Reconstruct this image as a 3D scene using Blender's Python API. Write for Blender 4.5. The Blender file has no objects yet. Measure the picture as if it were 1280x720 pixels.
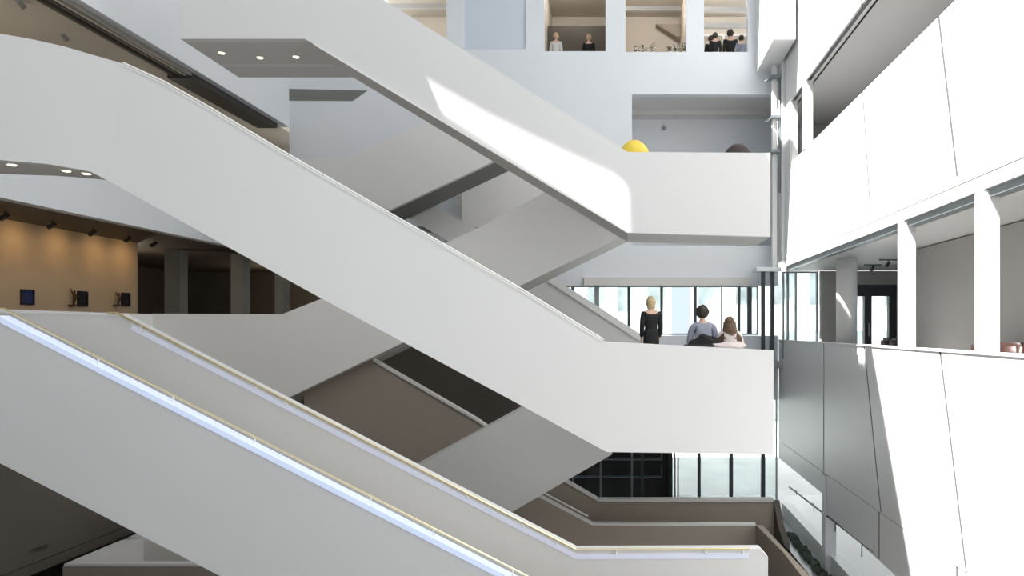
import bpy, bmesh, math, random
from mathutils import Vector, Matrix
random.seed(7)
S = bpy.context.scene
COL = S.collection
F, VX, VY, H = 900.0, 778.0, 412.0, 6.2      # focal in px, vanishing point, eye height

def P(px, py, d):
    return Vector(((px-VX)/F*d, d, H+(VY-py)/F*d))

# ------------------------------------------------------------------ materials
MATS = {}
def mat(name, col, rough=.6, metal=0, var=.03, scale=3., bump=0., emit=None, es=0, alpha=None, spec=.5, coat=0):
    m = bpy.data.materials.new(name); m.use_nodes = True
    nt = m.node_tree; b = nt.nodes['Principled BSDF']
    b.inputs['Roughness'].default_value = rough
    b.inputs['Metallic'].default_value = metal
    b.inputs['Specular IOR Level'].default_value = spec
    tc = nt.nodes.new('ShaderNodeTexCoord')
    nz = nt.nodes.new('ShaderNodeTexNoise'); nz.inputs['Scale'].default_value = scale
    nz.inputs['Detail'].default_value = 4
    nt.links.new(tc.outputs['Object'], nz.inputs['Vector'])
    rp = nt.nodes.new('ShaderNodeValToRGB')
    rp.color_ramp.elements[0].position = .3; rp.color_ramp.elements[1].position = .7
    rp.color_ramp.elements[0].color = (*[max(0, c*(1-var)) for c in col], 1)
    rp.color_ramp.elements[1].color = (*[min(1, c*(1+var)) for c in col], 1)
    nt.links.new(nz.outputs['Fac'], rp.inputs['Fac'])
    nt.links.new(rp.outputs['Color'], b.inputs['Base Color'])
    if bump:
        bp = nt.nodes.new('ShaderNodeBump'); bp.inputs['Strength'].default_value = bump
        n2 = nt.nodes.new('ShaderNodeTexNoise'); n2.inputs['Scale'].default_value = scale*12
        nt.links.new(tc.outputs['Object'], n2.inputs['Vector'])
        nt.links.new(n2.outputs['Fac'], bp.inputs['Height']); nt.links.new(bp.outputs['Normal'], b.inputs['Normal'])
    if emit:
        b.inputs['Emission Color'].default_value = (*emit, 1); b.inputs['Emission Strength'].default_value = es
    MATS[name] = m
    return m
mat('paint', (.80, .80, .795), .55, var=.008, scale=.6)
mat('paint_lit', (.90, .885, .86), .5, var=.008, scale=.6)  # brighter warm copy of paint; bounced light is put into its colour
mat('paint_wall', (.76, .79, .83), .6, var=.01, scale=.5)
mat('paint_blue', (.62, .68, .76), .6, var=.01, scale=.5)
mat('panel_white', (.84, .845, .84), .4, var=.008, scale=.8)
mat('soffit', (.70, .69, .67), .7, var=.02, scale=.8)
mat('soffit_shaded', (.20, .20, .19), .7, var=.04, scale=.8)  # darker copy of soffit; underside shade is put into its colour
mat('beige', (.60, .55, .48), .7, var=.02, scale=.8)
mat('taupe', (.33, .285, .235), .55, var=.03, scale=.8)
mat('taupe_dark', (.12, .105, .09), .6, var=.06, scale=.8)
mat('dark', (.035, .032, .028), .5, var=.1)
mat('brown_dark', (.085, .072, .058), .6, var=.1, scale=1.5)
mat('gallery_wall', (.50, .37, .235), .6, var=.04, scale=.6)
mat('column_grey', (.26, .25, .22), .5, var=.04)
mat('grey_wall', (.48, .465, .44), .6, var=.02)
mat('gasket', (.13, .13, .13), .8)
mat('concrete', (.42, .42, .43), .28, var=.06, scale=.7, spec=.5)
mat('tread', (.38, .34, .28), .5, var=.1, scale=2)
mat('brass', (.83, .70, .42), .28, 1, var=.04)
mat('cap_white', (.88, .88, .86), .4, var=.01)
mat('mullion', (.045, .055, .065), .4, var=.05)
mat('mullion_grey', (.30, .33, .35), .4, .3, var=.05)
mat('steel', (.5, .52, .54), .35, .8, var=.05)
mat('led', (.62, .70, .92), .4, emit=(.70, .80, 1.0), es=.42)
mat('led_soft', (.70, .73, .88), .4, emit=(.78, .82, 1.0), es=.22)
mat('bulb', (1, .95, .85), .3, emit=(1, .82, .5), es=6)
mat('screen', (.012, .018, .09), .2, var=.3, scale=8)
mat('black_frame', (.012, .012, .012), .4)
mat('bronze', (.09, .05, .02), .4, .6, var=.3, scale=20)
mat('yellow', (.90, .66, .08), .55, var=.04, scale=8, bump=.1)
mat('wicker', (.045, .035, .03), .7, var=.5, scale=35, bump=.6)
mat('skin', (.72, .48, .36), .5, var=.04, scale=8)
mat('hair_dark', (.035, .026, .018), .6, var=.4, scale=30, bump=.6)
mat('hair_brown', (.13, .075, .045), .55, var=.5, scale=25, bump=.6)
mat('hair_blond', (.62, .48, .27), .55, var=.25, scale=30, bump=.5)
mat('cloth_grey', (.33, .35, .43), .85, var=.12, scale=6, bump=.2)
mat('cloth_black', (.012, .012, .014), .8, var=.2, scale=6, bump=.2)
mat('cloth_pink', (.80, .70, .68), .85, var=.08, scale=8, bump=.3)
mat('cloth_white', (.75, .75, .74), .85, var=.05, scale=8)
mat('leather', (.04, .018, .013), .45, var=.3, scale=9, bump=.2)
mat('leaf', (.035, .055, .03), .6, var=.5, scale=14)
mat('flower', (.85, .85, .82), .6)
mat('pot', (.75, .74, .71), .5)
mat('facade', (.84, .85, .84), .8, var=.08, scale=.5)
mat('facade_glass', (.66, .74, .75), .2, var=.3, scale=.6)
mat('paving', (.82, .82, .8), .8, var=.1, scale=.5)
mat('glass_dark', (.012, .014, .016), .12, var=.3, scale=2)
m = bpy.data.materials.new('glass'); m.use_nodes = True
nt = m.node_tree; nt.nodes.clear()
o_ = nt.nodes.new('ShaderNodeOutputMaterial'); mx = nt.nodes.new('ShaderNodeMixShader')
tr = nt.nodes.new('ShaderNodeBsdfTransparent'); gl = nt.nodes.new('ShaderNodeBsdfGlossy')
tr.inputs['Color'].default_value = (.92, .96, .96, 1); gl.inputs['Roughness'].default_value = .03
fr = nt.nodes.new('ShaderNodeFresnel'); fr.inputs['IOR'].default_value = 1.35
nt.links.new(fr.outputs[0], mx.inputs[0]); nt.links.new(tr.outputs[0], mx.inputs[1]); nt.links.new(gl.outputs[0], mx.inputs[2])
nt.links.new(mx.outputs[0], o_.inputs[0]); MATS['glass'] = m

# ------------------------------------------------------------------ helpers
def obj(name, bm, m, parent=None, smooth=False):
    bmesh.ops.recalc_face_normals(bm, faces=bm.faces)
    me = bpy.data.meshes.new(name); bm.to_mesh(me); bm.free()
    for x in ([m] if isinstance(m, str) else m): me.materials.append(MATS[x])
    if smooth:
        for p in me.polygons: p.use_smooth = True
    o = bpy.data.objects.new(name, me); COL.objects.link(o)
    if parent:
        o.parent = parent
        o.matrix_parent_inverse = Matrix.Translation(-parent.location) if parent.type == 'EMPTY' and parent.get('_w') else Matrix()
    return o
def struct(o): o['kind'] = 'structure'; return o
def tag(o, label, cat, group=None, kind=None):
    o['label'] = label; o['category'] = cat
    if group: o['group'] = group
    if kind: o['kind'] = kind
    return o
def thing(name, label, cat, loc=(0, 0, 0), rz=0, group=None, world=False):
    """Empty at the base; world=True: children meshes are given in world coordinates."""
    o = bpy.data.objects.new(name, None); COL.objects.link(o); o.empty_display_size = .2
    o.location = loc; o.rotation_euler = (0, 0, rz)
    if world: o['_w'] = 1
    return tag(o, label, cat, group)
def BM(): return bmesh.new()
def box(bm, x0, x1, y0, y1, z0, z1, bev=0):
    vs = [bm.verts.new((x, y, z)) for z in (z0, z1) for y in (y0, y1) for x in (x0, x1)]
    fs = []
    for f in ((0, 1, 3, 2), (4, 6, 7, 5), (0, 4, 5, 1), (2, 3, 7, 6), (0, 2, 6, 4), (1, 5, 7, 3)):
        fs.append(bm.faces.new([vs[i] for i in f]))
    if bev:
        es = list({e for f in fs for e in f.edges})
        bmesh.ops.bevel(bm, geom=es, offset=bev, segments=2, affect='EDGES')
    return bm
def prism(bm, pts, off):
    """closed outline extruded by vector off (or list of offsets)."""
    off = Vector(off); a = [bm.verts.new(p) for p in pts]; b = [bm.verts.new(Vector(p)+off) for p in pts]
    n = len(pts); bm.faces.new(a); bm.faces.new(b[::-1])
    for i in range(n): bm.faces.new((a[i], b[i], b[(i+1) % n], a[(i+1) % n]))
    return bm
def tube(bm, pts, r, n=10, cap=True):
    pts = [Vector(p) for p in pts]; rings = []
    for i, p in enumerate(pts):
        t = (pts[min(i+1, len(pts)-1)]-pts[max(i-1, 0)]).normalized()
        u = t.cross(Vector((0, 0, 1)));
        if u.length < 1e-3: u = t.cross(Vector((0, 1, 0)))
        u.normalize(); v = t.cross(u)
        rr = r[i] if isinstance(r, (list, tuple)) else r
        rings.append([bm.verts.new(p+(u*math.cos(2*math.pi*k/n)+v*math.sin(2*math.pi*k/n))*rr) for k in range(n)])
    for a, b in zip(rings, rings[1:]):
        for k in range(n): bm.faces.new((a[k], a[(k+1) % n], b[(k+1) % n], b[k]))
    if cap: bm.faces.new(rings[0][::-1]); bm.faces.new(rings[-1])
    return bm
def ell(bm, c, r, seg=16, rings=10, fn=None):
    ret = bmesh.ops.create_uvsphere(bm, u_segments=seg, v_segments=rings, radius=1)
    for v in ret['verts']:
        p = v.co.copy()
        if fn: p = fn(p)
        v.co = Vector((c[0]+p.x*r[0], c[1]+p.y*r[1], c[2]+p.z*r[2]))
    return bm
def gridwall(bm, axis, p0, p1, U, V, holes):
    """solid slab between p0,p1 on 'axis' (x: u=Y,v=Z; y: u=X,v=Z; z: u=X,v=Y) with rectangular holes."""
    us = sorted({U[0], U[1], *[h[0] for h in holes], *[h[1] for h in holes]}); us = [u for u in us if U[0] <= u <= U[1]]
    vs = sorted({V[0], V[1], *[h[2] for h in holes], *[h[3] for h in holes]}); vs = [v for v in vs if V[0] <= v <= V[1]]
    def solid(i, j):
        if i < 0 or j < 0 or i >= len(us)-1 or j >= len(vs)-1: return False
        u = (us[i]+us[i+1])/2; v = (vs[j]+vs[j+1])/2
        return not any(h[0] < u < h[1] and h[2] < v < h[3] for h in holes)
    cache = {}
    def vt(p, u, v):
        k = (p, u, v)
        if k not in cache:
            cache[k] = bm.verts.new({'x': (p, u, v), 'y': (u, p, v), 'z': (u, v, p)}[axis])
        return cache[k]
    for i in range(len(us)-1):
        for j in range(len(vs)-1):
            if not solid(i, j): continue
            a, b, c, d = us[i], us[i+1], vs[j], vs[j+1]
            for p in (p0, p1): bm.faces.new((vt(p, a, c), vt(p, b, c), vt(p, b, d), vt(p, a, d)))
            if not solid(i-1, j): bm.faces.new((vt(p0, a, c), vt(p0, a, d), vt(p1, a, d), vt(p1, a, c)))
            if not solid(i+1, j): bm.faces.new((vt(p0, b, c), vt(p0, b, d), vt(p1, b, d), vt(p1, b, c)))
            if not solid(i, j-1): bm.faces.new((vt(p0, a, c), vt(p0, b, c), vt(p1, b, c), vt(p1, a, c)))
            if not solid(i, j+1): bm.faces.new((vt(p0, a, d), vt(p0, b, d), vt(p1, b, d), vt(p1, a, d)))
    return bm

def lerp_line(line, x):
    """line of (X,Y,Z) points sorted by X"""
    if x <= line[0][0]: return line[0]
    for a, b in zip(line, line[1:]):
        if a[0] <= x <= b[0]+1e-9:
            t = (x-a[0])/(b[0]-a[0]) if b[0] > a[0] else 0
            return a.lerp(b, t)
    return line[-1]
def band(bm, top, bot, y0, y1, xs=None):
    """wall between two profile lines, from depth offset y0 to y1 (relative to the line's own depth)"""
    X = sorted({round(p[0], 4) for p in top} | {round(p[0], 4) for p in bot})
    lo, hi = max(top[0][0], bot[0][0]), min(top[-1][0], bot[-1][0])
    X = [x for x in X if lo-1e-3 <= x <= hi+1e-3]
    prev = None
    first = None
    for x in X:
        a = lerp_line(top, x); b = lerp_line(bot, x)
        q = [bm.verts.new(v) for v in ((x, a[1]+y0, a[2]), (x, a[1]+y1, a[2]), (x, a[1]+y1, b[2]), (x, a[1]+y0, b[2]))]
        if prev:
            for k in range(4): bm.faces.new((prev[k], q[k], q[(k+1) % 4], prev[(k+1) % 4]))
        else: first = q
        prev = q
    bm.faces.new(first); bm.faces.new(prev[::-1])
    return bm
def shift(line, dz=0, dy=0): return [Vector((p[0], p[1]+dy, p[2]+dz)) for p in line]
def clip(line, x0, x1):
    out = [lerp_line(line, x0)]+[p for p in line if x0 < p[0] < x1]+[lerp_line(line, x1)]
    return [Vector(p) for p in out]

def flight(name, label, top, bot, width, mats=('paint', 'paint', 'soffit'), soff_up=0., th=.16, floor=1.0,
           near=True, far=True, fartop=None, farfull=False, soffit=True):
    top = [P(*p) if len(p) == 3 else p for p in top]; bot = [P(*p) if len(p) == 3 else p for p in bot]
    t = thing(name, label, 'staircase', (top[0][0], top[0][1], bot[-1][2]), world=True)
    if near: obj('near_parapet', band(BM(), top, bot, 0, th), mats[0], t)
    if far:
        ft = fartop or top
        obj('far_parapet', band(BM(), ft, bot, width-th, width) if farfull else band(BM(), ft, shift(ft, dz=-1.45), width-th, width), mats[1], t)
    if soffit:
        lo = shift(bot, soff_up)
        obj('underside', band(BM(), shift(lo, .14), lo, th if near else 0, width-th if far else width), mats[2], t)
    # treads
    bm = BM()
    for a, b in zip(top, top[1:]):
        dz = b[2]-a[2]; n = max(1, round(abs(dz)/.17))
        if abs(dz) < .12: n = 1
        for k in range(n):
            p = a.lerp(b, k/n); q = a.lerp(b, (k+1)/n)
            z = (min(p[2], q[2]) if n > 1 else min(p[2], q[2]))-floor
            y0, y1 = max(p[1], q[1])+th+.01, min(p[1], q[1])+width-th-.01
            zb = max(min(lerp_line(bot, p[0])[2], lerp_line(bot, q[0])[2])+soff_up+.16, z-.4)
            if zb < z: box(bm, p[0], q[0], y0, y1, zb, z)
    obj('steps', bm, 'tread', t)
    return t, top, bot

# ------------------------------------------------------------------ camera
cam = bpy.data.cameras.new('camera'); co = bpy.data.objects.new('camera', cam); COL.objects.link(co)
co.location = (0, 0, H); co.rotation_euler = (math.pi/2, 0, 0)
cam.sensor_width = 36; cam.lens = 36*F/1280
cam.shift_x = -(VX-640)/1280; cam.shift_y = (VY-360)/1280
cam.clip_end = 300
S.camera = co

XL, XR, YB = -11.1, 5.2, 24.0
ZB = H-.67       # level B gallery floor
ZM = 5.15        # mid level floor
# ------------------------------------------------------------------ structure
bm = BM(); box(bm, -1.5, 16, -6.3, 27, -.2, 0); struct(obj('floor', bm, 'concrete'))
bm = BM(); box(bm, -19, -1.5, -6.3, 27, -.2, 0); struct(obj('floor_dark_left', bm, 'brown_dark'))  # left floor coloured dark to cut light bounced onto the flights
bm = BM(); box(bm, -40, 40, 27.01, 60, -.35, -.02); struct(obj('trim_outdoor_paving', bm, 'paving'))

# left wall in bands
bm = BM(); gridwall(bm, 'x', XL-.3, XL, (-6, YB), (H-4.4, ZB-.3), [(y, y+.5, H-4.22, H-4.13) for y in (9.2, 11.6, 13.4, 16.2, 19)])
struct(obj('wall_left_lower', bm, 'taupe_dark'))
bm = BM(); box(bm, XL-1.2, XL-1, -6, YB, 0, H-4.4); box(bm, XL-1, XL-.3, -6, YB, H-4.5, H-4.4); struct(obj('wall_left_base', bm, 'dark'))
bm = BM(); box(bm, XL-.12, XL-.02, -6, YB, H-4.62, H-4.42); struct(obj('trim_left_groove', bm, 'taupe_dark'))
bm = BM(); box(bm, XL-.25, XL, -6, YB, H+2.36, H+4.2); struct(obj('wall_left_middle', bm, 'paint_wall'))
bm = BM(); box(bm, XL-.3, XL, -6, YB, H+6.75, H+14); struct(obj('wall_left_upper', bm, 'paint_wall'))
struct(obj('wall_left_parapet', box(BM(), XL-.25, XL+.005, -6, 17.0, ZB-.3, H+.365), 'paint'))
# left gallery, level B: floor, ceiling, warm wall, dark end
bm = BM(); box(bm, -18, XL, -6, 30, ZB-.3, ZB); box(bm, XL, -8.5, YB+.3, 30, ZB-.3, ZB); struct(obj('floor_gallery', bm, 'brown_dark'))
bm = BM(); box(bm, -18, XL-.25, -6, 30, H+2.36, H+2.5); box(bm, XL-.25, -8, YB+.3, 30, H+2.36, H+2.5); struct(obj('ceiling_gallery', bm, 'brown_dark'))
bm = BM(); box(bm, -13.5, -13.2, 2, 19.6, ZB, H+2.36); struct(obj('wall_gallery', bm, 'gallery_wall'))
bm = BM(); box(bm, -18, -8, 29.7, 30, ZB, H+2.36); box(bm, -8.2, -8, YB+.3, 29.7, ZB, H+2.36); box(bm, -18.2, -18, 2, 30, ZB, H+2.36)
struct(obj('wall_gallery_end', bm, 'brown_dark'))
# level C gallery (upper left) : beige ceiling with slots
bm = BM(); box(bm, -18, XL-.3, -6, 27, H+6.75, H+6.95); struct(obj('ceiling_upper_gallery', bm, 'beige'))
bm = BM(); box(bm, -18, XL-.25, -6, 27, H+4.2-1.2, H+3.1); struct(obj('floor_upper_gallery', bm, 'tread'))
bm = BM(); box(bm, -18.2, -18, -6, 27, H+3, H+7); box(bm, -18, XL-.3, 26.8, 27, H+3, H+6.75); struct(obj('wall_upper_gallery', bm, 'beige'))
for k, (x0, x1, m_) in enumerate(((-11.86, -11.78, 'brown_dark'), (-11.62, -11.54, 'brown_dark'), (-11.50, -11.44, 'beige'), (-11.38, -11.31, 'column_grey'))):
    bm = BM(); box(bm, x0, x1, -2, 18.9, H+6.66, H+6.75); struct(obj('trim_ceiling_slot_%d' % (k+1), bm, m_))
bm = BM(); box(bm, -11.95, -11.31, 18.9, 23.6, H+6.60, H+6.75); struct(obj('trim_ceiling_dark', bm, 'dark'))

# back wall
Xp = lambda px, d=YB: (px-VX)/F*d
Zp = lambda py, d=YB: H+(VY-py)/F*d
holes = [(XL, -8.3, ZB, H+2.36)]
TW = [(475, 558, 50), (580, 657, 62), (680, 757, 64), (782, 858, 65), (880, 935, 65)]
for a, b, y in TW: holes.append((Xp(a), Xp(b), Zp(y if y != 50 else 62), H+12.6))
holes.append((Xp(790), XR, 9.0, Zp(118)))                       # recess
holes.append((Xp(690), XR, ZM+.85, Zp(357)))                     # mid windows
holes.append((Xp(700), XR, .25, H-2.3))                      # storefront
bm = BM(); gridwall(bm, 'y', YB, YB+.3, (XL, XR), (0, H+14), holes)
struct(obj('wall_back', bm, 'paint_wall'))
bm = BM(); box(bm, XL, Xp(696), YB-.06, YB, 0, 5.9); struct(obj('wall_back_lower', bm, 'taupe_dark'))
# header bar over mid windows
bm = BM(); box(bm, Xp(730), Xp(937), YB-.12, YB, Zp(357), Zp(347)); struct(obj('trim_header', bm, 'soffit'))
bm = BM(); prism(bm, [P(361, 111, YB-.02), P(459, 113, YB-.02), P(441, 126, YB-.02), P(361, 125.5, YB-.02)], (0, .02, 0)); struct(obj('trim_slot_shade', bm, 'soffit_shaded'))  # flat plate; the slot's shade is put into its dark colour
# recess
bm = BM(); box(bm, -2, 7, 26.8, 27, 8.8, 15); box(bm, 0.0, .3, YB+.3, 26.8, 8.8, 15); box(bm, XR+.9, XR+1.1, YB+.3, 26.8, 8.8, 15)
struct(obj('wall_recess', bm, 'paint_wall'))
bm = BM(); box(bm, .3, XR+.9, 26.2, 26.8, Zp(143, 26.2), 14.2); struct(obj('trim_recess_bulkhead', bm, 'soffit'))
bm = BM(); box(bm, 0, XR+.9, YB+.3, 26.8, 14.2, 14.38); struct(obj('ceiling_recess', bm, 'soffit'))
bm = BM(); box(bm, 0, XR+.9, YB+.3, 26.8, 8.8, 9.0); struct(obj('floor_recess', bm, 'concrete'))
# hanging box behind the V of the flights
bm = BM(); box(bm, Xp(574, 23), Xp(700, 23), 22.8, 24, Zp(289, 22.8), Zp(170, 22.8), .12); struct(obj('wall_bulkhead', bm, 'soffit'))
# rooms behind the top windows
zs = Zp(66)
bm = BM(); box(bm, -9, 5.1, 29, 29.2, zs-1, H+12.8); struct(obj('wall_upper_room', bm, 'beige'))
bm = BM(); box(bm, -9, 5.1, YB+.3, 29, H+12.6, H+12.8); struct(obj('ceiling_upper_room', bm, 'beige'))
bm = BM(); box(bm, -9, 5.1, YB+.3, 29, zs-.7, zs-.5); struct(obj('floor_upper_room', bm, 'tread'))
bm = BM(); 
for x in (Xp(569), Xp(668), Xp(770), Xp(869)): box(bm, x-.1, x+.1, YB+.3, 29, zs-.5, H+12.6)
struct(obj('wall_upper_partitions', bm, 'beige'))
bm = BM(); box(bm, Xp(669)+.1, Xp(770)-.1, 27.2, 27.4, zs-.5, Zp(32, 27.2)); struct(obj('wall_dark_dado', bm, 'brown_dark'))
bm = BM(); box(bm, Xp(580), Xp(657), YB+.05, YB+.1, Zp(62), H+12.6); struct(obj('window_blind', bm, 'paint_blue'))
bm = BM()
for y, a, b in ((9, 782, 845), (10, 880, 933), (30, 880, 933)):
    z = Zp(y, 26); box(bm, Xp(a, 26)-.2, Xp(b, 26)+.2, 26, 26.15, z-.12, z+.05)
z = Zp(6, 26); box(bm, Xp(475, 26), Xp(560, 26), 26, 26.15, z-.1, z+.05)
struct(obj('trim_ceiling_beams', bm, 'soffit'))
bm = BM(); prism(bm, [P(820, 30, 28.6), P(860, 30, 28.6), P(860, 46, 28.6), P(846, 46, 28.6)], (0, .3, 0)); struct(obj('trim_angled_beam', bm, 'taupe'))
# bright lit end wall window behind rightmost opening
wn = BM(); gridwall(wn, 'y', 28.7, 28.8, (Xp(872, 28.7), Xp(945, 28.7)), (zs-.5, Zp(42, 28.7)), [(Xp(876, 28.7), Xp(903, 28.7), zs-.4, Zp(45, 28.7)), (Xp(906, 28.7), Xp(935, 28.7), zs-.4, Zp(45, 28.7))])
w1 = struct(obj('window_1', wn, 'soffit'))

# ---- right wall
def ratioZ(r): return H-r*XR
def rpanels(name, z0, z1, seams, y_end, mat_='panel_white', x=XR, th=.25, y0=-6):
    """white cladding panels with open joints, seams = (Y at top, Y at bottom)"""
    bm = BM(); box(bm, x+.16, x+th+.05, y0, y_end, z0+.01, z1-.01)
    edges = [(y0, y0)]+seams+[(y_end, y_end)]; g = .045
    for (at, ab), (bt, bb) in zip(edges, edges[1:]):
        prism(bm, [(x, at+g, z1), (x, bt-g, z1), (x, bb-g, z0), (x, ab+g, z0)], (.05, 0, 0))
    w_ = struct(obj(name, bm, mat_)); bm = BM()
    for a_, b_ in seams: prism(bm, [(x+.012, a_-g, z1-.01), (x+.012, a_+g, z1-.01), (x+.012, b_+g, z0+.01), (x+.012, b_-g, z0+.01)], (.02, 0, 0))
    if seams: obj('joint_gasket', bm, 'gasket', w_)
    return w_
rpanels('wall_right_low', ratioZ(3.68/5.2), H-.35, [(8.2, 7.8), (11.8, 10.9), (15.5, 14.5), (18.6, 18.6)], YB)
rpanels('wall_right_base', ratioZ(.9), ratioZ(3.70/5.2), [(8, 8), (11.2, 11.2), (14.6, 14.6)], 18.35)
rpanels('wall_right_base_far', ratioZ(.82), ratioZ(3.70/5.2), [], YB, y0=18.65)
bm = BM(); box(bm, XR-.03, XR+.25, 18.35, 18.65, 0, ratioZ(.72)); struct(obj('trim_post_lower', bm, 'panel_white'))
rpanels('wall_right_middle', ratioZ(-.46), ratioZ(-.99), [(8.6, 8.3), (11.85, 11.2), (15.6, 15.1), (20.0, 19.4)], 23.0)
rpanels('wall_right_upper', ratioZ(-1.36), H+14, [(10, 9.7), (13.6, 13.3), (15.9, 15.7), (18.1, 18.1), (21.7, 21.2)], 23.0)
bm = BM(); box(bm, XR-.1, XR+.3, 23, YB, H+2.2, H+14); struct(obj('trim_corner_pier', bm, 'panel_white'))
# lintel
bm = BM(); box(bm, XR-.01, XR+.3, -6, 23.0, ratioZ(-.43), ratioZ(-.457)); box(bm, XR-.004, XR+.28, -6, 23.0, ratioZ(-.388), ratioZ(-.427)); struct(obj('trim_lintel', bm, 'cap_white'))
bm = BM(); box(bm, XR+.05, XR+.22, -6, 23.0, ratioZ(-.365), ratioZ(-.388)); struct(obj('trim_lintel_track', bm, 'mullion_grey'))
bm = BM(); box(bm, XR-.02, XR+.3, -6, YB, H-.36, H-.33); struct(obj('trim_sill_right', bm, 'cap_white'))
def post(y0, y1, z0, z1, w=.2):
    bm = BM(); box(bm, XR+.02, XR+w, y0, y1, z0, z1); box(bm, XR-.02, XR+.06, y0+.05, y1-.05, z0, z1)
    return bm
for k, (a, b) in enumerate(((10.3, 10.63), (13.25, 13.6), (7.2, 7.5))):
    struct(obj('trim_post_%d' % (k+1), post(a, b, H-.33, ratioZ(-.385)), 'cap_white'))
for k, (a, b) in enumerate(((20.4, 20.8), (15, 15.3), (22.2, 23))):
    if k == 1: continue
    struct(obj('trim_upper_post_%d' % (k+1), post(a, b, ratioZ(-.99), ratioZ(-1.36)), 'cap_white'))
# low plinth wall, dark rail
bm = BM(); box(bm, XR+.1, XR+.4, -6, YB, 0, .45); struct(obj('wall_right_plinth', bm, 'panel_white'))
# outside side strip behind openings low: small windows frames
# mid level room right
bm = BM(); box(bm, XR+.25, 11, -6, YB, ratioZ(-.36)+.03, ratioZ(-.36)+.2); struct(obj('ceiling_right_room', bm, 'paint'))
bm = BM(); gridwall(bm, 'z', ZM-.2, ZM, (-.9, 11), (-6, YB), [(-1, XR, -7, 12.95), (2.43, XR+.3, -7, 23.25)]); struct(obj('floor_middle_level', bm, 'concrete'))
bm = BM(); box(bm, 6.9, 7.1, -6, 17, ZM, ratioZ(-.36)); struct(obj('wall_right_room', bm, 'grey_wall'))
bm = BM(); gridwall(bm, 'y', 23.0, 23.2, (6.35, 11), (ZM, ratioZ(-.36)), [(7.05, 8.75, ZM, ratioZ(-.27))]); struct(obj('wall_right_room_end', bm, 'grey_wall'))
bm = BM(); box(bm, 10.9, 11.1, 17, 23, ZM, ratioZ(-.36)); struct(obj('wall_right_room_side', bm, 'grey_wall'))
# upper right room
bm = BM(); box(bm, XR+.25, 13, -6, 25, ratioZ(-1.36)+.01, ratioZ(-1.36)+.2); struct(obj('ceiling_upper_right_room', bm, 'soffit'))
bm = BM(); box(bm, XR+.25, 13, -6, 25, ratioZ(-.99)-1.1, ratioZ(-.99)-.9); struct(obj('floor_upper_right_room', bm, 'concrete'))
bm = BM(); box(bm, XR+.3, 13, 24.8, 25, ratioZ(-.99)-.9, ratioZ(-1.36)); box(bm, 12.8, 13, -6, 24.8, ratioZ(-.99)-.9, ratioZ(-1.36)); struct(obj('wall_upper_right_room', bm, 'grey_wall'))
# stepped-in upper bulkhead at the far right corner
bm = BM(); box(bm, 4.45, XR-.1, 21.2, 24.0, 14.75, H+14)
struct(obj('wall_corner_bulkhead', bm, 'panel_white'))
struct(obj('wall_front_blocker', gridwall(BM(), 'y', -6.3, -6, (XL-.3, 14), (0, H+14), [(-3.0, 5.0, .5, H+12)]), 'paint'))  # unseen wall behind the camera, added to dim the left side
# unseen roof; its openings are shaped to steer the sun
holes = [(-4.4, 5.0, -2, 12.5), (-2.3, 5.0, 12.5, 13.05), (-1.0, 5.0, 13.05, 20.4), (1.0, 5.0, 20.3, 22.6), (-9.4, -4.7, 12, 14)]
bm = BM(); gridwall(bm, 'z', H+14, H+14.3, (-19, 14), (-6, 31), holes)
prism(bm, [(-4.39, 8.83, H+14.1), (-1.8, 12.49, H+14.1), (-4.39, 12.49, H+14.1)], (0, 0, .1))  # added triangle keeps sun off the far part of the low wall
def roofpt(px, py):
    q = P(px, py, 15); t = (H+14-q[2])/2
    return (q[0]-t, q[1]-.4*t, H+14.02)
z = H+14.02
UP = [roofpt(*p) for p in ((534, 101), (609, 144), (690, 184), (771, 222), (785, 234))]
BL, BR = roofpt(552, 144), roofpt(787, 295)
prism(bm, [(-9.4, 14, z), (-9.4, BL[1], z), BL]+UP+[(-4.7, UP[-1][1], z), (-4.7, 14, z)], (0, 0, .04))  # fillers leave a slit cut to shape the sunlit patch
prism(bm, [(-9.4, BL[1]-.002, z), (BL[0], BL[1]-.002, z), BR, UP[-1], (-4.7, UP[-1][1]-.002, z), (-4.7, 12, z), (-9.4, 12, z)], (0, 0, .04))
struct(obj('ceiling_unseen_sun_mask', bm, 'paint'))

# ------------------------------------------------------------------ windows at the back
def glazed(name, x0, x1, y, z0, z1, mull, m='mullion', w=.09, glass='glass'):
    bm = BM(); gridwall(bm, 'y', y, y+.1, (x0, x1), (z0, z1), [(x0+.05, x1-.05, z0+.05, z1-.05)])
    f = struct(obj(name, bm, 'mullion_grey'))
    bm = BM(); box(bm, x0+.05, x1-.05, y+.04, y+.055, z0+.05, z1-.05); g = obj('window_pane', bm, glass, f)
    for px, ww, mm in mull:
        x = (px-VX)/F*y; bm = BM(); box(bm, x-ww/2, x+ww/2, y-.02, y+.12, z0+.05, z1-.05); obj('mullion', bm, mm, f)
    return f
glazed('window_2', Xp(690, YB+.1), Xp(948, YB+.1), YB+.1, ZM+.87, Zp(357), [(716, .1, 'mullion'), (746, .16, 'mullion_grey'), (786, .09, 'mullion'), (827, .09, 'mullion'), (869, .1, 'mullion'), (902, .04, 'mullion_grey'), (924, .08, 'mullion'), (937, .15, 'mullion')])
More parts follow.
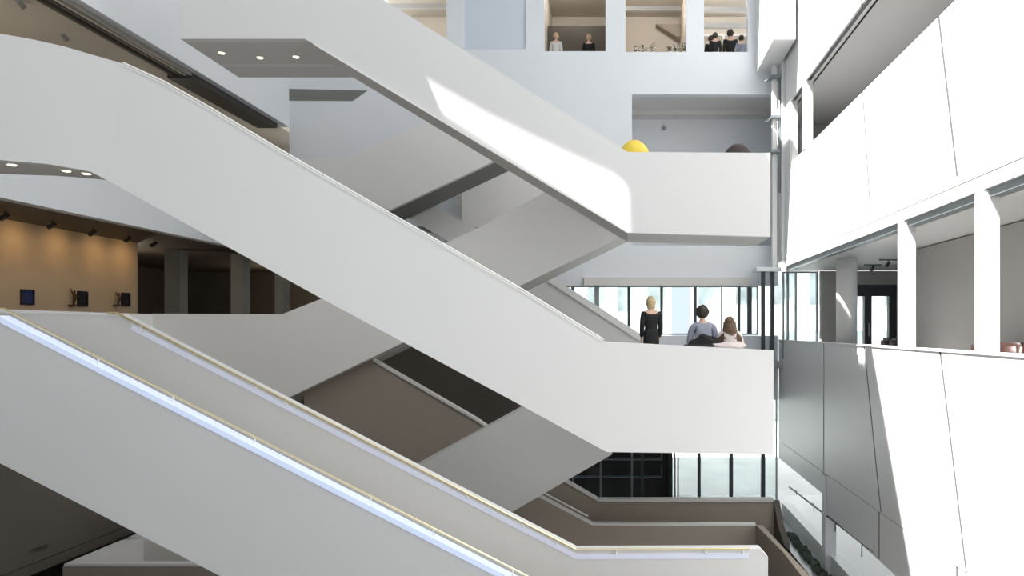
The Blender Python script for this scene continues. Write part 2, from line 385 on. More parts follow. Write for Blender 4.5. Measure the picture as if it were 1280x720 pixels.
# corner glazing toward the right room
glazed('window_3', XR-.03, 6.3, 23.2, ZM+.1, ratioZ(-.36), [(985, .06, 'mullion_grey'), (995, .05, 'mullion_grey')], w=.05)
bm = BM(); box(bm, 4.52, 4.62, 23.3, 23.5, ZM, Zp(340, 23.4)); box(bm, 4.80, 4.92, 23.3, 23.5, ZM, Zp(340, 23.4)); struct(obj('trim_corner_mullions', bm, 'mullion'))
bm = BM(); box(bm, 4.3, 5.1, 23.1, 23.7, Zp(340, 23.4), Zp(335, 23.4)); struct(obj('trim_corner_canopy', bm, 'steel'))
# ground storefront
glazed('window_4', Xp(847), XR-.01, YB+.1, .27, H-2.3, [(874, .1, 'mullion'), (914, .12, 'mullion'), (954, .13, 'mullion')])
glazed('window_5', Xp(700), Xp(845), YB+.1, .27, H-2.3, [(716, .06, 'mullion_grey'), (751, .07, 'mullion_grey'), (790, .06, 'mullion_grey'), (803, .1, 'mullion')])
bm = BM(); box(bm, -2.2, 1.7, 25.6, 25.8, 0, H-2.2); box(bm, 1.6, 1.7, 24.4, 25.6, 0, H-2.2); struct(obj('wall_dark_shop', bm, 'dark'))
for k in range(3):
    z = 1.0+.62*k
    bm = BM(); box(bm, -1.9, 1.4, 25.2, 25.55, z, z+.04); box(bm, -1.9, -1.86, 25.2, 25.55, z, z+.4); box(bm, 1.36, 1.4, 25.2, 25.55, z, z+.4)
    tag(obj('wall_shelf', bm, 'mullion_grey'), ['lowest long shelf inside the dark glazed unit on the ground floor', 'middle long shelf inside the dark glazed unit on the ground floor', 'topmost long shelf inside the dark glazed unit on the ground floor'][k], 'shelf', 'shelves in the dark glazed unit')
# dark framed doors in the right room
d = struct(obj('door_1', gridwall(BM(), 'y', 22.95, 23.15, (7.06, 8.74), (ZM, ratioZ(-.275)), [(7.2, 7.72, ZM+.12, ratioZ(-.205)), (7.95, 8.5, ZM+.12, ratioZ(-.205))]), 'black_frame'))
obj('door_glass', box(BM(), 7.1, 8.7, 23.04, 23.06, ZM+.1, ratioZ(-.2)), 'glass', d)
bm = BM(); tube(bm, [(7.84, 22.9, ZM+.85), (7.84, 22.9, ZM+1.25)], .015); obj('door_handle', bm, 'steel', d)

# outside building
def outside(x0, x1, y, h, label, nx, nz):
    t = thing('office_building', label, 'building', ((x0+x1)/2, y, 0), world=True)
    hs = []
    cw = (x1-x0)/nx; ch = h/nz
    for i in range(nx):
        for j in range(nz): hs.append((x0+cw*(i+.2), x0+cw*(i+.8), ch*(j+.25), ch*(j+.8)))
    obj('facade_wall', gridwall(BM(), 'y', y, y+.5, (x0, x1), (-.1, h), hs), 'facade', t)
    for q in hs: obj('window', box(BM(), q[0], q[1], y+.3, y+.4, q[2], q[3]), 'facade_glass', t)
    obj('roof', box(BM(), x0, x1, y+.5, y+8, h-.3, h), 'facade', t)
outside(-8, 3, 44, 13, 'pale office building seen through the middle windows, left of the other', 6, 4)
outside(4, 17, 42, 17, 'taller pale office building seen through the glazing near the right corner', 6, 5)

# ------------------------------------------------------------------ flights
# F3 upper flight from the top left landing to the right landing
t, tp, bt = flight('upper_staircase', 'white upper staircase with a sunlit patch, from top left landing to the yellow chair',
    [(225, -54, 15), (393, -54, 15), (785, 190, 15), (963, 191, 15)],
    [(225, 48.5, 15), (381, 48.5, 15), (400, 60, 15), (785, 291, 15), (963, 296, 15)], 1.6, farfull=True)
bm = BM(); band(bm, shift(clip(bt, *(P(393, 0, 15)[0], P(785, 0, 15)[0])), .035), shift(clip(bt, P(393, 0, 15)[0], P(785, 0, 15)[0]), -.015), -.02, 0)
obj('edge_trim', bm, 'cap_white', t)
bm = BM(); box(bm, P(225, 0, 15)[0], P(393, 0, 15)[0]+.2, 16.6, 17.3, H+6.058, H+6.2); obj('landing_underside', bm, 'soffit', t)
# far crossing flight (3')
flight('far_crossing_staircase', 'distant white staircase rising to the right behind the upper staircase, dark underside',
    [(330, 199, 19.2), (427, 199, 19.2), (532, 153, 19.2), (634, 104, 19.2)],
    [(330, 288, 19.2), (432, 288, 19.2), (484, 264, 19.2), (618, 201, 19.2), (634, 193, 19.2)], 1.7, mats=('paint', 'paint', 'soffit_shaded'))
# 2' crossing flight
flight('crossing_staircase', 'white staircase rising right from the left gallery landing behind the long middle staircase',
    [(190.5, 392, 17), (352, 393, 17), (400, 374, 17), (596, 286, 17), (690, 236, 17), (785, 188, 17)],
    [(190.5, 512, 17), (330, 512, 17), (502, 429, 17), (640, 362, 17), (785, 291, 17)], 1.9, mats=('paint_lit', 'paint_lit', 'soffit'))
# pink/olive far flight
t, tp, bt = flight('rear_staircase', 'far back staircase with sloping white cap ending at the middle landing beside the windows',
    [(500, 238, 21), (540, 256, 21), (596, 286, 21), (695, 350, 21), (800, 418, 21), (815, 421, 21)],
    [(500, 266, 21), (562, 303, 21), (680, 380, 21), (800, 470, 21), (815, 470, 21)], 1.6, mats=('paint', 'paint', 'soffit_shaded'), floor=.6, far=False)
bm = BM(); band(bm, shift(clip(tp, tp[3][0]-1, tp[4][0]), .02), shift(clip(tp, tp[3][0]-1, tp[4][0]), -.20), -.06, .0); obj('parapet_cap', bm, 'cap_white', t)
# F2 long middle staircase
topF2 = [(-200, 34, 9.6), (0, 42, 9.7), (40, 49, 9.75), (80, 58, 9.8), (145, 77, 9.9), (200, 102, 9.95), (260, 136, 10), (340, 184, 10.05), (400, 219, 10.1), (652, 364, 10.75), (754, 427, 11.1), (967, 438, 11.7)]
botF2_ = [(-200, 192, 9.6), (0, 200, 9.7), (60, 205, 9.78), (112, 214, 9.85), (137, 227, 9.9), (278, 305, 10), (400, 372, 10.1), (652, 507, 10.75), (758, 565, 11.1), (967, 568, 11.7)]
def planar(L): return [(p[0], p[1], 1/(.1031-.0000182*p[0]-(.0000035*(p[0]-145) if p[0] < 145 else 0))) for p in L]
topF2 = planar([(-255, 30, 0)]+topF2[1:]); botF2 = planar([(-255, 191, 0)]+botF2_[1:])
t2, tp, bt = flight('long_staircase', 'long white middle staircase sweeping from upper left to the landing with the seated couple',
    topF2, botF2, 1.4, soff_up=.32, far=False)
bm = BM(); band(bm, clip(shift(bt, .13), -12, P(137, 0, 9.9)[0]), clip(bt, -12, P(137, 0, 9.9)[0]), .16, 1.0); obj('landing_underside', bm, 'soffit', t2)
c2 = clip(tp, P(145, 0, 9.9)[0], P(754, 0, 11.1)[0])
bm = BM(); tube(bm, [p+Vector((0, .08, .035)) for p in c2], .012); obj('handrail', bm, 'cap_white', t2)
bm = BM(); band(bm, shift(c2, .012), shift(c2, -.018), -.012, .17); obj('parapet_cap', bm, 'cap_white', t2)
fp = [P(560, 330, 12.2), P(695, 392, 12.4), P(760, 427, 12.5)]
# landing front deck of the middle landing
bm = BM(); box(bm, -.2, 2.44, 11.85, 12.95, ZM-.2, ZM); obj('landing_floor', bm, 'concrete', t2)
bm = BM(); box(bm, 2.3, 2.44, 11.85, 12.95, ZM, ZM+.6); obj('end_parapet', bm, 'paint', t2)
# A2 ground flight, shade put into its taupe wall colour
t, tp, bt = flight('ground_staircase', 'staircase and landing with shade tinted taupe walls below the middle landing, behind the brass handrail',
    [(600, 582, 15.7), (670, 618, 15.7), (740, 655, 15.7), (945, 656, 15.7)],
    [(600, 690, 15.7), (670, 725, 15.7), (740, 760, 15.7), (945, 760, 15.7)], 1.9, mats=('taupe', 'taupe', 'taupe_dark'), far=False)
farA = [P(380, 398, 17.4), P(467, 450, 17.4), P(595, 524, 17.4), P(710, 603, 17.4), P(748, 625, 17.4), P(967, 625, 17.4)]
farB = [P(380, 590, 17.4), P(467, 640, 17.4), P(595, 670, 17.4), P(710, 700, 17.4), P(748, 720, 17.4), P(967, 720, 17.4)]
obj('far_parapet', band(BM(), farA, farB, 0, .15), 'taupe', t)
bm = BM(); band(bm, shift(farA[1:], .03), shift(farA[1:], -.03), -.05, .17); obj('parapet_cap', bm, 'soffit', t)
bm = BM(); band(bm, shift(tp, .012), shift(tp, -.025), -.01, .17); obj('parapet_cap', bm, 'soffit', t)
bm = BM(); tube(bm, [p+Vector((0, .22, .06)) for p in clip(tp, tp[0][0], tp[2][0]-.1)], .02); obj('handrail', bm, 'soffit', t)
X0, X1 = tp[-1][0], 3.67
prism(bm := BM(), [(2.91, 15.7, tp[-1][2]), (3.07, 13.8, tp[-1][2]), (3.1, 12.2, tp[-1][2]), (3.1, 12.2, .3), (2.91, 15.7, .3)], (.15, 0, 0)); obj('return_parapet', bm, 'taupe', t)
a = farA[-1]
prism(bm := BM(), [a, (a[0]+.02, 17.0, a[2]-.5), (a[0]+.02, 16.4, a[2]-.75), (a[0]+.02, 16.3, a[2]-1.25), (a[0], 17.4, a[2]-1.2)], (.14, 0, 0)); obj('end_parapet', bm, 'brown_dark', t)
# F1' short flight from lower left landing to the middle landing
flight('short_staircase', 'beige shaded staircase rising right from the dark lower left landing to below the middle landing',
    [(80, 705, 13.3), (297, 705, 13.3), (530, 578, 13.3), (645, 515, 13.3), (765, 450, 13.3)],
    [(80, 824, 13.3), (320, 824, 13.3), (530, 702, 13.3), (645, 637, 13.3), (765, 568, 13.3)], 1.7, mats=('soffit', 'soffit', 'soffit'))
tl = bpy.data.objects['short_staircase']
x = P(80, 705, 13.3)[0]; zt = P(80, 705, 13.3)[2]
obj('return_parapet', box(BM(), x, x+.45, 13.47, 18, zt-1.7, zt), 'soffit', tl)
obj('landing_end', box(BM(), x, x+6, 15.0, 18, zt-1.6, zt-1.1), 'tread', tl)
obj('landing_front_shade', box(BM(), x-.01, P(400, 0, 13.3)[0], 13.28, 13.3, zt-1.7, zt-.04), 'taupe', tl)  # added overlay; the landing's shade is put into its taupe colour
obj('landing_inner_wall', box(BM(), x+1.1, x+3.6, 15.02, 15.1, zt-1.1, zt+.02), 'taupe', tl)  # taupe panel, shade of the inner side put into the colour
# F1 lowest front staircase
nearT = [(-465, 395, 8), (-2, 395, 8), (706, 757, 8), (1003, 757, 8)]
nearB = [(-465, 578, 8), (0, 579, 8), (706, 941, 8), (1003, 941, 8)]
t1, tp, bt = flight('lowest_staircase', 'lowest white staircase in front with glowing light strips and thin brass handrails',
    nearT, nearB, 2.0, far=False, th=.14, soffit=True)
farT = [P(-215, 391, 10), P(40, 391, 10), P(150, 393, 10), P(720, 687, 10), P(950, 686, 10), P(960, 697, 10)]
farBt = shift(farT, -1.7)
obj('far_parapet', band(BM(), farT, farBt, 0, .14), 'paint', t1)
st = clip(tp, tp[0][0], tp[2][0])
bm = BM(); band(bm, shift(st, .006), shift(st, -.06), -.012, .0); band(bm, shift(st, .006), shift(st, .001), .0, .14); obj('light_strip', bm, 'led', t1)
hr = [p+Vector((0, .07, .085)) for p in st]
bm = BM(); tube(bm, hr, .011); HR = obj('handrail', bm, 'brass', t1)
for px in (118, 212, 315, 461, 540, 640):
    x = P(px, 0, 8)[0]; q = lerp_line(hr, x)
    bm = BM(); tube(bm, [q, q+Vector((0, -.01, -.04)), q+Vector((0, -.02, -.085))], .009, 8); ell(bm, q+Vector((0, -.02, -.085)), (.018, .018, .01), 8, 6); obj('handrail_bracket', bm, 'cap_white', HR)
c = clip(farT, P(138, 0, 10)[0], P(936, 0, 10)[0])
hr = [p+Vector((0, -.06, .02)) for p in c]
bm = BM(); tube(bm, hr, .014); HR = obj('handrail', bm, 'brass', t1)
bm = BM(); band(bm, shift(clip(farT, P(165, 0, 10)[0], P(936, 0, 10)[0]), -.06), shift(clip(farT, P(165, 0, 10)[0], P(936, 0, 10)[0]), -.13), -.012, 0); obj('light_strip', bm, 'led_soft', t1)
bm = BM(); band(bm, shift(farT, .008), shift(farT, -.015), -.008, .15); obj('parapet_cap', bm, 'cap_white', t1)
for px in (180, 320, 358, 585, 654, 695, 770, 881, 928):
    x = P(px, 0, 10)[0]; q = lerp_line(hr, x)
    bm = BM(); tube(bm, [q, q+Vector((0, 0, -.06)), q+Vector((0, .06, -.07))], .01, 8); ell(bm, q+Vector((0, .05, -.07)), (.022, .01, .022), 8, 6); obj('handrail_bracket', bm, 'cap_white', HR)

# ------------------------------------------------------------------ lights fixtures
def downlight(loc, label, lit=True, r=.06, group='recessed downlights'):
    t = thing('downlight', label, 'ceiling light', loc, group=group)
    bm = BM(); tube(bm, [(0, 0, -.012), (0, 0, .0)], r*1.35, 18); obj('trim_ring', bm, 'cap_white', t)
    bm = BM(); tube(bm, [(0, 0, -.018), (0, 0, -.012)], r, 18); obj('lens', bm, 'bulb' if lit else 'dark', t)
for px, py, lb in ((277, 65, 'leftmost'), (325, 71, 'middle'), (370, 70, 'rightmost')):
    d = (H+6.02-H)*F/(VY-py); d = 6.07*F/(VY-py); x = (px-VX)/F*d
    downlight((x, d, H+6.058), '%s of three lit downlights under the top left landing' % lb, group='downlights under the top left landing')
for px, py, lb in ((15, 205, 'leftmost'), (83, 215, 'middle'), (108, 219, 'rightmost')):
    b = lerp_line(bt if False else [P(*p) for p in botF2], P(px, 0, 9.9)[0])
    d = (b[2]-H)*F/(VY-py); d = max(d, b[1]+.25)
    x = (px-VX)/F*d; b = lerp_line([P(*p) for p in botF2], x)
    downlight((x, d, b[2]), '%s of three lit downlights under the curved left landing' % lb, r=.05, group='downlights under the curved left landing')
for px, py, lb in ((78, 43, 'lower right'), (23, 1, 'upper left')):
    d = 6.75*F/(VY-py)
    t = thing('ceiling_spotlight', 'small dark spotlight on the beige upper left ceiling, %s of the two' % lb, 'spotlight', ((px-VX)/F*d, d, H+6.75), group='spotlights on the beige ceiling')
    bm = BM(); tube(bm, [(0, 0, 0), (0, 0, -.03)], .05, 12); obj('mount', bm, 'steel', t)
    bm = BM(); tube(bm, [(0, 0, -.03), (.08, .05, -.12)], [.04, .06], 12); obj('lamp_head', bm, 'column_grey', t)
names = ['nearest', 'second nearest', 'third nearest', 'fourth nearest', 'fifth nearest', 'sixth nearest', 'farthest']
for k, y in enumerate((12.0, 13.2, 14.4, 15.6, 16.8, 18.0, 19.0)):
    loc = (-12.35, y, H+2.36)
    t = thing('track_spotlight', 'small black gallery spotlight, %s along the warm lit wall' % names[k], 'spotlight', loc, group='gallery spotlights over the warm wall')
    bm = BM(); tube(bm, [(0, 0, 0), (0, 0, -.1)], .015, 8); obj('stem', bm, 'dark', t)
    bm = BM(); tube(bm, [(.06, 0, -.06), (-.09, 0, -.15)], [.04, .05], 12); obj('lamp_head', bm, 'dark', t)
    bm = BM(); tube(bm, [(-.089, 0, -.1495), (-.094, 0, -.153)], .04, 12); obj('lens', bm, 'bulb', t)
    L = bpy.data.lights.new('gallery_spot', 'SPOT'); L.energy = 16; L.color = (1, .66, .3); L.spot_size = 2.0; L.spot_blend = 1; L.shadow_soft_size = .04
    lo = bpy.data.objects.new('gallery_spot', L); COL.objects.link(lo); lo.location = (-12.45, y, H+2.2)
    lo.rotation_euler = Vector((-1, 0, -.55)).to_track_quat('-Z', 'Y').to_euler()
# gallery displays on the warm wall + bronze figures
def wallY(px): return -13.2*F/(px-VX)
for px0, px1, y0, y1, lb, mm in ((25, 41, 362, 381, 'dark blue screen on the warm gallery wall, leftmost of three', 'screen'), (96, 108, 364, 383, 'black screen on the warm gallery wall, middle of three', 'black_frame'), (151, 161, 366, 383, 'black screen on the warm gallery wall, rightmost of three', 'black_frame')):
    ya, yb = wallY(px0), wallY(px1); ym = (ya+yb)/2; z0 = H+(VY-y1)/F*ym; z1 = H+(VY-y0)/F*ym
    t = thing('wall_screen', lb, 'screen', (-13.2, ym, z0), group='screens on the gallery wall')
    w = (yb-ya)/2
    bm = BM(); gridwall(bm, 'x', 0, .05, (-w, w), (0, z1-z0), [(-w+.03, w-.03, .03, z1-z0-.03)]); obj('frame', bm, 'black_frame', t)
    bm = BM(); box(bm, 0, .03, -w+.03, w-.03, .03, z1-z0-.03); obj('display', bm, mm, t)
for px, y0, y1, lb in ((88, 361, 382, 'slim dark bronze figure with a raised arm beside the middle gallery screen'), (144, 365, 382, 'broader dark bronze figure beside the rightmost gallery screen')):
    ym = wallY(px); z0 = H+(VY-y1)/F*ym; hh = (y1-y0)/F*ym
    t = thing('wall_sculpture', lb, 'sculpture', (-13.2, ym, z0), group='bronze figures on the gallery wall')
    bm = BM(); s = hh/.42
    tube(bm, [(.1, 0, .02), (.1, .01, .13*s), (.1, 0, .22*s), (.1, 0, .30*s)], [.018, .022, .035, .03], 10)
    tube(bm, [(.1, -.04*s, .02), (.1, -.03*s, .12*s), (.1, 0, .2*s)], [.016, .02, .03], 8)
    ell(bm, (.1, 0, .345*s), (.028, .028, .036), 12, 8)
    tube(bm, [(.1, .03, .29*s), (.1, .08, .22*s), (.1, .05, .15*s)], [.016, .014, .01], 8)
    tube(bm, [(.1, -.03, .29*s), (.1, -.09, .34*s), (.1, -.11, .42*s)], [.016, .014, .01], 8)
    obj('figure', bm, 'bronze', t, True)
    bm = BM(); box(bm, 0, .16, -.09, .09, 0, .02); obj('bracket', bm, 'bronze', t)
# gallery columns
for px0, px1, d, lb in ((205, 225, 21, 'grey gallery column nearest the warm lit wall'), (288, 305, 22.4, 'grey gallery column in the middle of the dark gallery'), (343, 356, 23.6, 'grey gallery column at the far right of the dark gallery')):
    x0, x1 = (px0-VX)/F*d, (px1-VX)/F*d
    t = thing('gallery_column', lb, 'column', ((x0+x1)/2, d, ZB), group='grey columns in the dark gallery', world=True)
    bm = BM(); box(bm, x0, x1, d, d+.4, ZB, H+2.36, .02); obj('shaft', bm, 'column_grey', t)
    bm = BM(); box(bm, x0-.03, x1+.03, d-.03, d+.43, ZB, ZB+.1); obj('base', bm, 'dark', t)
# round white column right room
t = thing('round_column', 'thick round white column standing in the right hand room behind the sill', 'column', (5.98, 19.2, ZM))
bm = BM(); tube(bm, [(0, 0, 0), (0, 0, ratioZ(-.36)-ZM+.02)], .27, 32); obj('shaft', bm, 'cap_white', t, True)
bm = BM(); tube(bm, [(0, 0, 0), (0, 0, .08)], .29, 32); obj('base', bm, 'mullion_grey', t)
# track lights in right room
for k, (x, y) in enumerate(((7.2, 19.5), (7.9, 19.5), (7.3, 21))):
    t = thing('ceiling_track_light', 'black track light on the right room ceiling, %s' % ['left of the front pair', 'right of the front pair', 'rear one by the doors'][k], 'spotlight', (x, y, ratioZ(-.36)+.03), group='black track lights in the right hand room')
    bm = BM(); box(bm, -.25, .25, -.02, .02, -.03, 0); obj('track', bm, 'dark', t)
    bm = BM(); tube(bm, [(0, 0, -.03), (0, 0, -.1)], .012, 8); tube(bm, [(0, -.05, -.08), (0, .1, -.16)], [.035, .05], 12); obj('lamp_head', bm, 'dark', t)

# vertical service pipe at far right corner
t = thing('service_pipe', 'slim white vertical pipe with dark clamps at the far right corner', 'pipe', (4.93, 23.4, Zp(335, 23.4)), world=True)
bm = BM(); box(bm, 4.86, 5.0, 23.3, 23.5, Zp(335, 23.4), 14.74); obj('pipe', bm, 'cap_white', t)
bm = BM(); tube(bm, [(5.06, 23.2, 10.6), (5.06, 23.2, 14.4)], .04, 12); obj('drain_line', bm, 'mullion_grey', t, True)
for z in (11.9, 13.0, 14.3):
    bm = BM(); box(bm, 4.78, 5.1, 23.1, 23.5, z, z+.09, .01); tube(bm, [(4.6, 23.3, z-.08), (4.85, 23.3, z+.05)], .035, 8); obj('clamp', bm, 'mullion_grey', t)

# dark rail and ground strip at the right base
t = thing('base_rail', 'thin black rail along the bright plinth at lower right', 'rail', (XR-.02, 18, H-4.85), world=True)
bm = BM(); tube(bm, [(XR+.02, 14.9, H-4.62), (XR+.02, 22.5, H-4.92)], .025, 8); obj('bar', bm, 'dark', t)
for y in (16, 18, 20, 22):
    z = H-4.62-(y-14.9)*.0395
    bm = BM(); tube(bm, [(XR+.02, y, z), (XR+.12, y, z-.02), (XR+.12, y, H-5.05)], .014, 8); obj('bracket', bm, 'dark', t)
bm = BM()
for k in range(170):
    y = 16.6+k*.03; r = .05+random.random()*.04
    ell(bm, (XR-.08-random.random()*.18, y, r*.7), (r, r, r*(.7+random.random()*.9)), 6, 5)
tag(obj('groundcover_plants', bm, ['leaf']), 'low dark strip of planting along the foot of the right wall', 'plants', kind='stuff')

# ------------------------------------------------------------------ chairs
def egg_chair(loc, m, label, s=1.0, rz=0):
    t = thing('rounded_chair', label, 'chair', loc, rz, 'rounded high backed chairs on the upper landing')
    bm = BM()
    n = 20; rows = 10; V = []
    for j in range(rows+1):
        z = .40+j/rows*.72
        w = .32*math.sqrt(max(.0, 1-((z-.62)/.52)**2)) if z > .62 else .32*(.78+.22*(z-.4)/.22)
        row = []
        for i in range(n+1):
            a = math.pi*(i/n)
            row.append(((w+.002)*math.cos(a)*s, (-(w)*math.sin(a)*.75)*s-.0, z*s))
        V.append(row)
    vs = [[bm.verts.new(p) for p in r] for r in V]
    for a, b in zip(vs, vs[1:]):
        for i in range(n): bm.faces.new((a[i], a[i+1], b[i+1], b[i]))
    o = obj('backrest', bm, m, t, True); md = o.modifiers.new('t', 'SOLIDIFY'); md.thickness = .03
    bm = BM(); ell(bm, (0, -.02, .42*s), (.27*s, .24*s, .07), 20, 10); obj('seat_cushion', bm, m, t, True)
    for sx in (-1, 1):
        for sy in (-1, 1):
            bm = BM(); tube(bm, [(sx*.14, sy*.12-.03, .4*s), (sx*.24, sy*.2-.03, 0)], [.016, .011], 8); obj('leg', bm, 'steel', t)
    return t
ze = P(785, 190, 15)[2]-.96
egg_chair((P(793, 0, 15.7)[0], 15.75, ze), 'yellow', 'bright yellow rounded chair on the upper right landing by the stair top', 1.24)
egg_chair((P(923, 0, 15.7)[0], 15.75, ze-.06), 'wicker', 'dark brown woven rounded chair on the upper right landing near the right wall', 1.22)

# sofas in right room
def sofa(loc, rz, label, L=1.8):
    t = thing('leather_bench_sofa', label, 'sofa', loc, rz, 'brown sofas behind the right sill')
    obj('base', box(BM(), -L/2, L/2, -.4, .4, .1, .3, .02), 'leather', t)
    for i in range(2):
        obj('seat_cushion', box(BM(), -L/2+.12+i*(L-.24)/2, -L/2+.12+(i+1)*(L-.24)/2-.01, -.22, .42, .3, .45, .04), 'leather', t, True)
        bm = BM(); box(bm, -L/2+.12+i*(L-.24)/2, -L/2+.12+(i+1)*(L-.24)/2-.01, -.4, -.2, .32, .84, .06); obj('backrest', bm, 'leather', t, True)
    for s in (-1, 1): obj('armrest', box(BM(), s*L/2-(.12 if s > 0 else 0), s*L/2+(.12 if s < 0 else 0), -.4, .42, .28, .66, .04), 'leather', t, True)
    for sx in (-1, 1):
        for sy in (-1, 1): bm = BM(); tube(bm, [(sx*(L/2-.1), sy*.3, 0), (sx*(L/2-.1), sy*.3, .11)], .02, 8); obj('leg', bm, 'steel', t)
sofa((6.0, 12.1, ZM), -math.pi/2+math.pi, 'dark brown sofa back seen between the two white posts of the right sill')
sofa((6.0, 9.5, ZM), -math.pi/2+math.pi, 'dark brown sofa back seen at the right frame edge beyond the nearest white post')
sofa((6.4, 17.9, ZM), -math.pi/2+math.pi, 'brown low sofa in front of the round column by the dark framed doors', 1.4)

# ------------------------------------------------------------------ people
def skin_mesh(joints, edges, sub=2):
    me = bpy.data.meshes.new('s'); names_ = list(joints)
    me.from_pydata([joints[n][0] for n in names_], [(names_.index(a), names_.index(b)) for a, b in edges], [])
    o = bpy.data.objects.new('s', me); COL.objects.link(o)
    md = o.modifiers.new('sk', 'SKIN'); md.use_smooth_shade = True
    for i, n in enumerate(names_):
        r = joints[n][1]; r = r if isinstance(r, tuple) else (r, r)
        me.skin_vertices[0].data[i].radius = r
        me.skin_vertices[0].data[i].use_root = (i == 0)
    sb = o.modifiers.new('ss', 'SUBSURF'); sb.levels = sub; sb.render_levels = sub
    bpy.context.view_layer.update()
    ev = o.evaluated_get(bpy.context.evaluated_depsgraph_get()); m2 = bpy.data.meshes.new_from_object(ev)
    bm = BM(); bm.from_mesh(m2)
    bpy.data.objects.remove(o); bpy.data.meshes.remove(me); bpy.data.meshes.remove(m2)
    return bm
def person(name, label, loc, rz, sc=1., pose='stand', top='cloth_black', bottom='cloth_black', hair='hair_dark', hstyle='short', group=None, fingers=True, skirt=False):
    t = thing(name, label, 'person', loc, rz, group); t.scale = (sc, sc, sc)
    sit = pose == 'sit'
    dz = -.43 if sit else 0
    ln = .10 if sit else 0           # torso leaning forward
    J = {'pelvis': ((0, 0, .95+dz), (.15, .11)), 'waist': ((0, .01, 1.10+dz), (.125, .09)), 'chest': ((0, ln*.7, 1.30+dz), (.15, .10)),
         'should': ((0, ln, 1.42+dz), (.10, .08)), 'neck': ((0, ln+.02, 1.50+dz), .05), 'head0': ((0, ln+.045, 1.57+dz), .055)}
    E = [('pelvis', 'waist'), ('waist', 'chest'), ('chest', 'should'), ('should', 'neck'), ('neck', 'head0')]
    T = dict(); TE = [('pelvis', 'waist'), ('waist', 'chest'), ('chest', 'should')]
    for s, n in ((-1, 'l'), (1, 'r')):
        if sit:
            L = [('hip', (s*.1, .03, .93+dz), .085), ('knee', (s*.13, .45, .95+dz), .06), ('ank', (s*.12, .47, .53+dz), .04), ('toe', (s*.13, .62, .46+dz), .03)]
            A = [('sh', (s*.18, ln, 1.41+dz), .055), ('el', (s*.225, .10, 1.16+dz), .042), ('wr', (s*.16, .33, 1.10+dz), .028), ('hand', (s*.13, .40, 1.09+dz), (.03, .018))]
            fd = Vector((-s*.2, .9, -.25)).normalized()
        else:
            L = [('hip', (s*.09, 0, .90), .085), ('knee', (s*.09, .01, .50), .058), ('ank', (s*.09, -.01, .09), .038), ('toe', (s*.10, .13, .035), .03)]
            A = [('sh', (s*.17, 0, 1.41), .052), ('el', (s*.205, -.02, 1.14), .042), ('wr', (s*.195, .06, .90), .027), ('hand', (s*.19, .09, .82), (.018, .032))]
            fd = Vector((-s*.1, .12, -1)).normalized()
        prev = 'pelvis'
        for k, p, r in L: J[n+k] = (p, r); E.append((prev, n+k)); prev = n+k
        prev = 'should'
        for k, p, r in A: J[n+k] = (p, r); E.append((prev, n+k)); prev = n+k
        if fingers:
            hp = Vector(J[n+'hand'][0]); side = Vector((1, 0, 0)) if sit else Vector((0, 1, 0))
            for f, (o_f, ln_f) in enumerate(((-.026, .055), (-.009, .068), (.009, .064), (.026, .048))):
                a = hp+fd*.03+side*o_f; b = a+fd*ln_f*.55; c_ = b+fd*ln_f*.4+Vector((0, .008, -.012) if sit else (-s*.014, 0, 0))
                for q, (pt, r) in enumerate(((a, .0095), (b, .0085), (c_, .007))): J[f'{n}f{f}{q}'] = (tuple(pt), r)
                E += [(n+'hand', f'{n}f{f}0'), (f'{n}f{f}0', f'{n}f{f}1'), (f'{n}f{f}1', f'{n}f{f}2')]
            a = hp+side*(-.03*s if sit else .035); b = a+fd*.04+side*(-.012*s if sit else .012)
            J[n+'t0'] = (tuple(a), .011); J[n+'t1'] = (tuple(b), .009); E += [(n+'hand', n+'t0'), (n+'t0', n+'t1')]
    bm = skin_mesh(J, E, 2)
    hc = Vector((0, ln+.05, 1.635+dz+(-.03 if sit and hstyle == 'long' else 0)))
    def hf(p):
        q = p.copy()
        if q.z < 0: q.x *= 1-.28*(-q.z)**1.5; q.y = q.y*(1-.1*-q.z)+.05*-q.z
        if q.y > .75 and abs(q.x) < .22 and -.35 < q.z < .15: q.y += .16*(1-abs(q.x)/.22)*(1-(q.z+.1)**2*6)
        return q
    ell(bm, hc, (.075, .093, .115), 24, 18, hf)
    for s in (-1, 1): ell(bm, (hc.x+s*.075, hc.y-.005, hc.z-.01), (.012, .02, .032), 10, 8)
    body = obj('body', bm, 'skin', t, True)
    for s in (-1, 1):
        bm = BM(); ell(bm, (s*.03, hc.y+.078, hc.z+.005), (.014, .012, .009), 10, 8); obj('eye', bm, 'black_frame', t, True)
    bm = BM(); ell(bm, (0, hc.y+.083, hc.z-.062), (.024, .012, .007), 10, 6); obj('mouth', bm, 'leather', t, True)
    # clothes: thicker skinned shell over the torso and arms / legs
    off = .016
    CJ = {k: (v[0], tuple(x+off for x in (v[1] if isinstance(v[1], tuple) else (v[1], v[1])))) for k, v in J.items()}
    names_ = ['pelvis', 'waist', 'chest', 'should', 'lsh', 'lel', 'lwr', 'rsh', 'rel', 'rwr']
    SE = [('pelvis', 'waist'), ('waist', 'chest'), ('chest', 'should'), ('should', 'lsh'), ('lsh', 'lel'), ('lel', 'lwr'), ('should', 'rsh'), ('rsh', 'rel'), ('rel', 'rwr')]
    SJ = {k: CJ[k] for k in names_}
    obj('top', skin_mesh(SJ, SE, 2), top, t, True)
